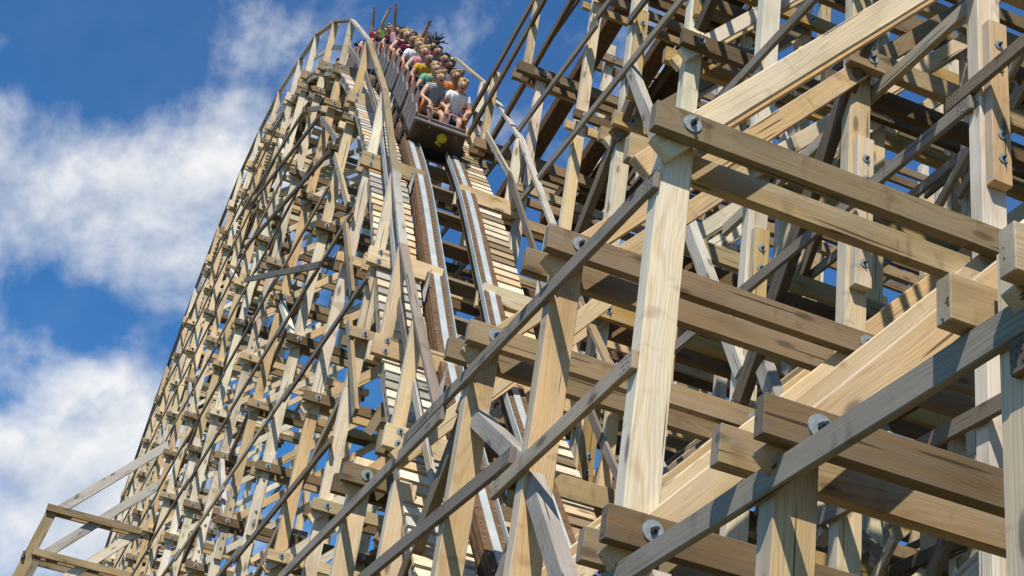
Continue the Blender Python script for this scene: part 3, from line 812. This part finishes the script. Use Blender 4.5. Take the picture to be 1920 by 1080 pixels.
def hair_mesh(style, seed):
    rg = random.Random(seed); bm = bmesh.new()
    def lump(p, r, st=(1, 1, 1)): bmesh.ops.create_icosphere(bm, subdivisions=2, radius=r, matrix=Matrix.Translation(p) @ Matrix.Diagonal((*st, 1)))
    lump((0, -.014, .768), .1, (.99, 1.04, .9))
    for k in range(14): a = rg.uniform(0, 6.28); lump((.062 * math.cos(a), -.015 + .065 * math.sin(a), .812 + rg.uniform(-.015, .012)), .03)
    for x in (-1, 1): lump((x * .078, -.01, .76), .035, (.6, 1, 1.3))
    if style in ('curly', 'long', 'flying'):
        for k in range(26):
            a = rg.uniform(0, 6.28); lump((.085 * math.cos(a), -.045 + .07 * math.sin(a) * (1 if math.sin(a) < 0 else .4), rg.uniform(.72, .86)), rg.uniform(.025, .04))
    if style == 'long':
        for x in (-1, 1):
            for k in range(6): lump((x * (.085 + rg.uniform(0, .02)), -.03 + rg.uniform(-.02, .02), .72 - k * .045), .03, (.7, 1, 1.2))
    if style == 'flying':
        for k in range(22):
            an = rg.uniform(-1.3, 1.3); d = Vector((math.sin(an) * .8, -.35, .75 * math.cos(an) + .1)).normalized(); p = Vector((0, -.05, .80))
            tube(bm, [p + d * .05, p + d * .13 + Vector((0, 0, rg.uniform(-.02, .03))), p + d * rg.uniform(.2, .3) + Vector((rg.uniform(-.04, .04), 0, rg.uniform(-.03, .03)))], .011, 5)
    me = bpy.data.meshes.new('hair'); bm.to_mesh(me); bm.free()
    for p in me.polygons: p.use_smooth = True
    return me
def face_meshes():
    bm = bmesh.new()
    bmesh.ops.create_icosphere(bm, subdivisions=2, radius=.0125, matrix=Matrix.Translation((0, .122, .742)) @ Matrix.Diagonal((1.25, .6, .75, 1)))
    e = bpy.data.meshes.new('eye'); bm.to_mesh(e); bm.free()
    bm = bmesh.new(); bmesh.ops.create_icosphere(bm, subdivisions=2, radius=.026, matrix=Matrix.Translation((0, .112, .676)) @ Matrix.Diagonal((1.0, .55, .95, 1)))
    m = bpy.data.meshes.new('mouth'); bm.to_mesh(m); bm.free()
    bm = bmesh.new(); bmesh.ops.create_icosphere(bm, subdivisions=2, radius=.018, matrix=Matrix.Translation((0, .120, .690)) @ Matrix.Diagonal((1.05, .5, .35, 1)))
    te = bpy.data.meshes.new('teeth'); bm.to_mesh(te); bm.free()
    return e, m, te
EY, MO, TE = face_meshes()
_c = {}
def cached(key, fn):
    if key not in _c: _c[key] = fn()
    return _c[key]
def part(name, me, mat, par):
    o = bpy.data.objects.new(name, me); col.objects.link(o); o.parent = par
    if not me.materials: me.materials.append(mat)
    o.material_slots[0].link = 'OBJECT'; o.material_slots[0].material = mat
    return o
def rider(car, row, side, skin, hair, style, shirt, pants, pl, pr, label, sleeve=True, turn=0, tilt=0, scale=.94):
    me = cached(('b', pl, pr), lambda: body_mesh(pl, pr))
    o = bpy.data.objects.new('person', me); col.objects.link(o)
    if not me.materials: me.materials.append(SK[skin])
    o.material_slots[0].link = 'OBJECT'; o.material_slots[0].material = SK[skin]
    part('shirt', cached(('s', pl, pr, sleeve), lambda: shirt_mesh(pl, pr, sleeve)), CLO[shirt], o)
    part('shorts', cached('t', trouser_mesh), CLO[pants], o)
    part('hair', cached(('h', style), lambda: hair_mesh(style, len(style))), HR[hair], o)
    part('eye', EY, EYE, o).location = (-.034, 0, 0); part('eye', EY, EYE, o).location = (.034, 0, 0); part('mouth', MO, MOUTH, o); part('teeth', TE, TEETH, o)
    _, Mc = CARS[car]
    loc = Matrix.Translation((side * .22, ROWY[row] + .02, .42)) @ Matrix.Rotation(R(tilt), 4, 'X') @ Matrix.Rotation(R(turn), 4, 'Z') @ Matrix.Scale(scale / TSC * 1.06, 4)
    o.matrix_world = Mc @ loc
    o['label'] = label; o['category'] = 'person'; o['group'] = 'riders on the coaster train'
g_ = 'grip'
# side -1 is the passenger on the photograph's left
RID = [
 (0, 0, -1, 'fair', 'sandy', 'long', 'greyblue', 'tan', g_, g_, 'rider in a grey-blue top and tan shorts leaning low in the front row'),
 (0, 0, 1, 'fair', 'blond', 'short', 'white', 'denim', g_, g_, 'blond rider in a plain white T-shirt and denim shorts in the front row'),
 (0, 1, -1, 'fair', 'blond', 'short', 'mint', 'tan', g_, g_, 'rider in a mint green top right behind the grey-blue top in the front row'),
 (0, 1, 1, 'tan', 'sandy', 'long', 'orange', 'denim', g_, g_, 'sandy-haired rider in orange directly behind the white T-shirt of the front row'),
 (1, 0, -1, 'tan', 'auburn', 'short', 'mustard', 'denim', g_, g_, 'auburn-haired rider in a mustard yellow shirt gripping the lap bar'),
 (1, 0, 1, 'dark', 'black', 'short', 'white', 'maroon', g_, g_, 'dark-skinned rider with black hair in a white shirt beside the mustard shirt'),
 (1, 1, -1, 'fair', 'blond', 'long', 'rose', 'denim', g_, g_, 'long-haired blond rider in a rose pink top behind the mustard shirt'),
 (1, 1, 1, 'tan', 'black', 'short', 'pink', 'navy', g_, g_, 'shouting black-haired rider in a pale pink T-shirt'),
 (2, 0, -1, 'fair', 'blond', 'curly', 'white', 'denim', g_, g_, 'curly blond rider in a white top next to the bright blue T-shirt'),
 (2, 0, 1, 'tan', 'black', 'short', 'blue', 'navy', 'wave', g_, 'black-haired rider in a bright blue T-shirt with one arm raised'),
 (2, 1, -1, 'tan', 'brown', 'short', 'maroon', 'denim', g_, g_, 'brown-haired rider in a dark maroon shirt with both hands down'),
 (2, 1, 1, 'olive', 'black', 'flying', 'black', 'navy', 'up', g_, 'rider in black with long dark hair flying up and an arm raised'),
 (3, 0, -1, 'fair', 'blond', 'curly', 'maroon', 'tan', g_, g_, 'curly blond rider in maroon below the tallest raised arm'),
 (3, 0, 1, 'tan', 'brown', 'short', 'orange', 'denim', g_, g_, 'brown-haired rider in an orange shirt beside a curly blond rider'),
 (3, 1, -1, 'tan', 'black', 'short', 'pink', 'denim', 'high', g_, 'black-haired rider in pink stretching one arm highest of all'),
 (3, 1, 1, 'fair', 'sandy', 'short', 'red', 'denim', g_, g_, 'sandy-haired rider in a red shirt near the crest of the drop'),
 (4, 0, -1, 'tan', 'brown', 'short', 'maroon', 'denim', g_, g_, 'brown-haired rider in maroon in front of the lime green top'),
 (4, 0, 1, 'olive', 'black', 'short', 'red', 'navy', g_, g_, 'black-haired rider in red beside another brown-haired rider in maroon'),
 (4, 1, -1, 'fair', 'sandy', 'long', 'lime', 'denim', 'up', g_, 'rider in a lime green top with an arm raised near the crest'),
 (4, 1, 1, 'tan', 'auburn', 'short', 'maroon', 'denim', g_, g_, 'auburn-haired rider in maroon beside the lime green top'),
 (5, 0, -1, 'tan', 'black', 'short', 'maroon', 'navy', g_, g_, 'black-haired rider in maroon just behind the lime green top'),
 (5, 0, 1, 'fair', 'brown', 'short', 'navy', 'denim', g_, g_, 'rider in navy blue behind the lime green top, on its far side'),
 (5, 1, -1, 'tan', 'brown', 'short', 'red', 'denim', 'high', g_, 'rider in red at the crest with the rearmost raised arm'),
 (5, 1, 1, 'tan', 'black', 'short', 'maroon', 'denim', g_, g_, 'rider in maroon sharing the row with the rearmost raised arm'),
 (6, 0, -1, 'fair', 'brown', 'short', 'blue', 'denim', g_, g_, 'rider in blue in the hindmost occupied row, hands down'),
 (6, 0, 1, 'tan', 'sandy', 'short', 'red', 'denim', g_, g_, 'rider in red in the hindmost occupied row, hands down'),
]
for k, q in enumerate(RID): rider(*q, turn=random.uniform(-14, 14), tilt=random.uniform(6, 12), sleeve=(k not in (0, 6, 12)))

# ------------------------------------------------------------------ ground
bm = bmesh.new(); bmesh.ops.create_grid(bm, x_segments=60, y_segments=60, size=900)
for v in bm.verts: v.co.z = 0
gm, t, b = nt('grass_ground')
tc = t.nodes.new('ShaderNodeTexCoord')
n = N(t, 'ShaderNodeTexNoise', Scale=.35, Detail=8.0); t.links.new(tc.outputs['Object'], n.inputs['Vector'])
t.links.new(ramp(t, n.outputs['Fac'], [(.35, (.06, .065, .025)), (.55, (.10, .09, .045)), (.7, (.16, .12, .075))]), b.inputs['Base Color']); b.inputs['Roughness'].default_value = .95
g = mesh_obj('ground', bm, gm); g['kind'] = 'structure'; g['label'] = 'grass and bare earth under the coaster'

# ------------------------------------------------------------------ light and sky
tosun = (-LV * 1.0 - TV * .62 + ZV * 1.55).normalized()
el = math.asin(tosun.z); azs = math.atan2(tosun.x, tosun.y)
sd = bpy.data.lights.new('sun', 'SUN'); sd.energy = 5.0; sd.angle = R(.53); sd.color = (1, .94, .83)
so = bpy.data.objects.new('sun', sd); col.objects.link(so); so.rotation_mode = 'QUATERNION'; so.rotation_quaternion = tosun.to_track_quat('Z', 'Y')
w = bpy.data.worlds.new('World'); bpy.context.scene.world = w; w.use_nodes = True; t = w.node_tree
bg = t.nodes['Background']
sky = t.nodes.new('ShaderNodeTexSky'); sky.sky_type = 'NISHITA'; sky.sun_disc = False; sky.sun_elevation = el; sky.sun_rotation = azs
sky.air_density = 1.2; sky.dust_density = .2; sky.ozone_density = 3.0
tc = t.nodes.new('ShaderNodeTexCoord'); D = tc.outputs['Generated']
def px(x, y):
    d = FWD + CR * ((x - 960) / 2700) - CU * ((y - 540) / 2700); return d.normalized()
def blob(x, y, rad, k):
    """a soft bank of cloud round a compass direction; rad in degrees"""
    d = t.nodes.new('ShaderNodeVectorMath'); d.operation = 'DOT_PRODUCT'; t.links.new(D, d.inputs[0]); d.inputs[1].default_value = px(x, y)
    a = mth(t, 'ARCCOSINE', mth(t, 'MINIMUM', d.outputs['Value'], .999999))
    q = mth(t, 'DIVIDE', a, R(rad)); return mth(t, 'MULTIPLY', mth(t, 'EXPONENT', mth(t, 'MULTIPLY', mth(t, 'MULTIPLY', q, q), -1.0)), k)
wn = N(t, 'ShaderNodeTexNoise', Scale=3.0, Detail=3.0); t.links.new(D, wn.inputs['Vector'])
wv = t.nodes.new('ShaderNodeVectorMath'); wv.operation = 'MULTIPLY_ADD'; t.links.new(wn.outputs['Color'], wv.inputs[0]); wv.inputs[1].default_value = (.13, .13, .13); t.links.new(D, wv.inputs[2])
cn = N(t, 'ShaderNodeTexNoise', Scale=7.5, Detail=12.0, Roughness=.56, Lacunarity=2.1); t.links.new(wv.outputs[0], cn.inputs['Vector'])
cn2 = N(t, 'ShaderNodeTexNoise', Scale=15.0, Detail=9.0, Roughness=.62); t.links.new(vscale(t, wv.outputs[0], (.8, 1, 1.0)), cn2.inputs['Vector'])
bl = None
for q in [(60, 390, 4.0, .42), (270, 480, 3.4, .33), (110, 660, 1.6, .16), (60, 960, 4.0, .46), (250, 960, 3.2, .36), (260, 720, 1.8, .26), (440, 270, 3.0, .22), (370, 130, 2.0, .10), (470, 480, 2.4, .2), (840, 60, 4.0, .06),
          (90, 30, 3.6, -.44), (250, 230, 1.7, -.12), (170, 590, 1.4, -.34), (330, 620, 1.0, -.12), (20, 745, .9, -.14), (560, 10, 2.2, -.12), (1700, 500, 6, -.3), (1750, 950, 6, -.2)]:
    o = blob(*q); bl = o if bl is None else mth(t, 'ADD', bl, o)
dens = mth(t, 'ADD', mth(t, 'ADD', mth(t, 'MULTIPLY', mth(t, 'SUBTRACT', cn.outputs['Fac'], .5), 1.9), mth(t, 'MULTIPLY', mth(t, 'SUBTRACT', cn2.outputs['Fac'], .5), .7)), bl)
cf = ramp(t, dens, [(-.0, (.05, .05, .05)), (.10, (.16, .16, .16)), (.30, (.52, .52, .52)), (.58, (.94, .94, .94))])
skyc = mixc(t, 1.0, sky.outputs[0], (.20, .90, 1.50), 'MULTIPLY')
# lit tops and greyer undersides: compare the cloud with itself a little towards the sun
off = t.nodes.new('ShaderNodeVectorMath'); off.operation = 'ADD'; t.links.new(wv.outputs[0], off.inputs[0]); off.inputs[1].default_value = tuple((CU * .022 - CR * .01))
cn3 = N(t, 'ShaderNodeTexNoise', Scale=7.5, Detail=8.0, Roughness=.56, Lacunarity=2.1); t.links.new(off.outputs[0], cn3.inputs['Vector'])
lit = mth(t, 'ADD', mth(t, 'MULTIPLY', mth(t, 'SUBTRACT', cn.outputs['Fac'], cn3.outputs['Fac']), 3.4), .5)
shade = ramp(t, lit, [(.15, (6.2, 7.0, 8.4)), (.5, (8.6, 9.1, 9.8)), (.85, (11.2, 11.2, 11.2))])
c = mixc(t, cf, skyc, shade)
t.links.new(c, bg.inputs['Color']); bg.inputs['Strength'].default_value = .085

# ------------------------------------------------------------------ camera
cd = bpy.data.cameras.new('camera'); cam = bpy.data.objects.new('camera', cd); col.objects.link(cam)
cd.sensor_width = 36; cd.lens = 36 * 2700 / 1920; cd.clip_end = 3000; cd.clip_start = .05
M = Matrix((CR, CU, -FWD)).transposed().to_4x4(); M.translation = CAM; cam.matrix_world = M
sc = bpy.context.scene; sc.camera = cam
sc.view_settings.view_transform = 'Standard'; sc.view_settings.look = 'None'; sc.view_settings.exposure = 0
sc.render.engine = 'CYCLES'
sc.cycles.max_bounces = 5; sc.cycles.diffuse_bounces = 2; sc.cycles.glossy_bounces = 2
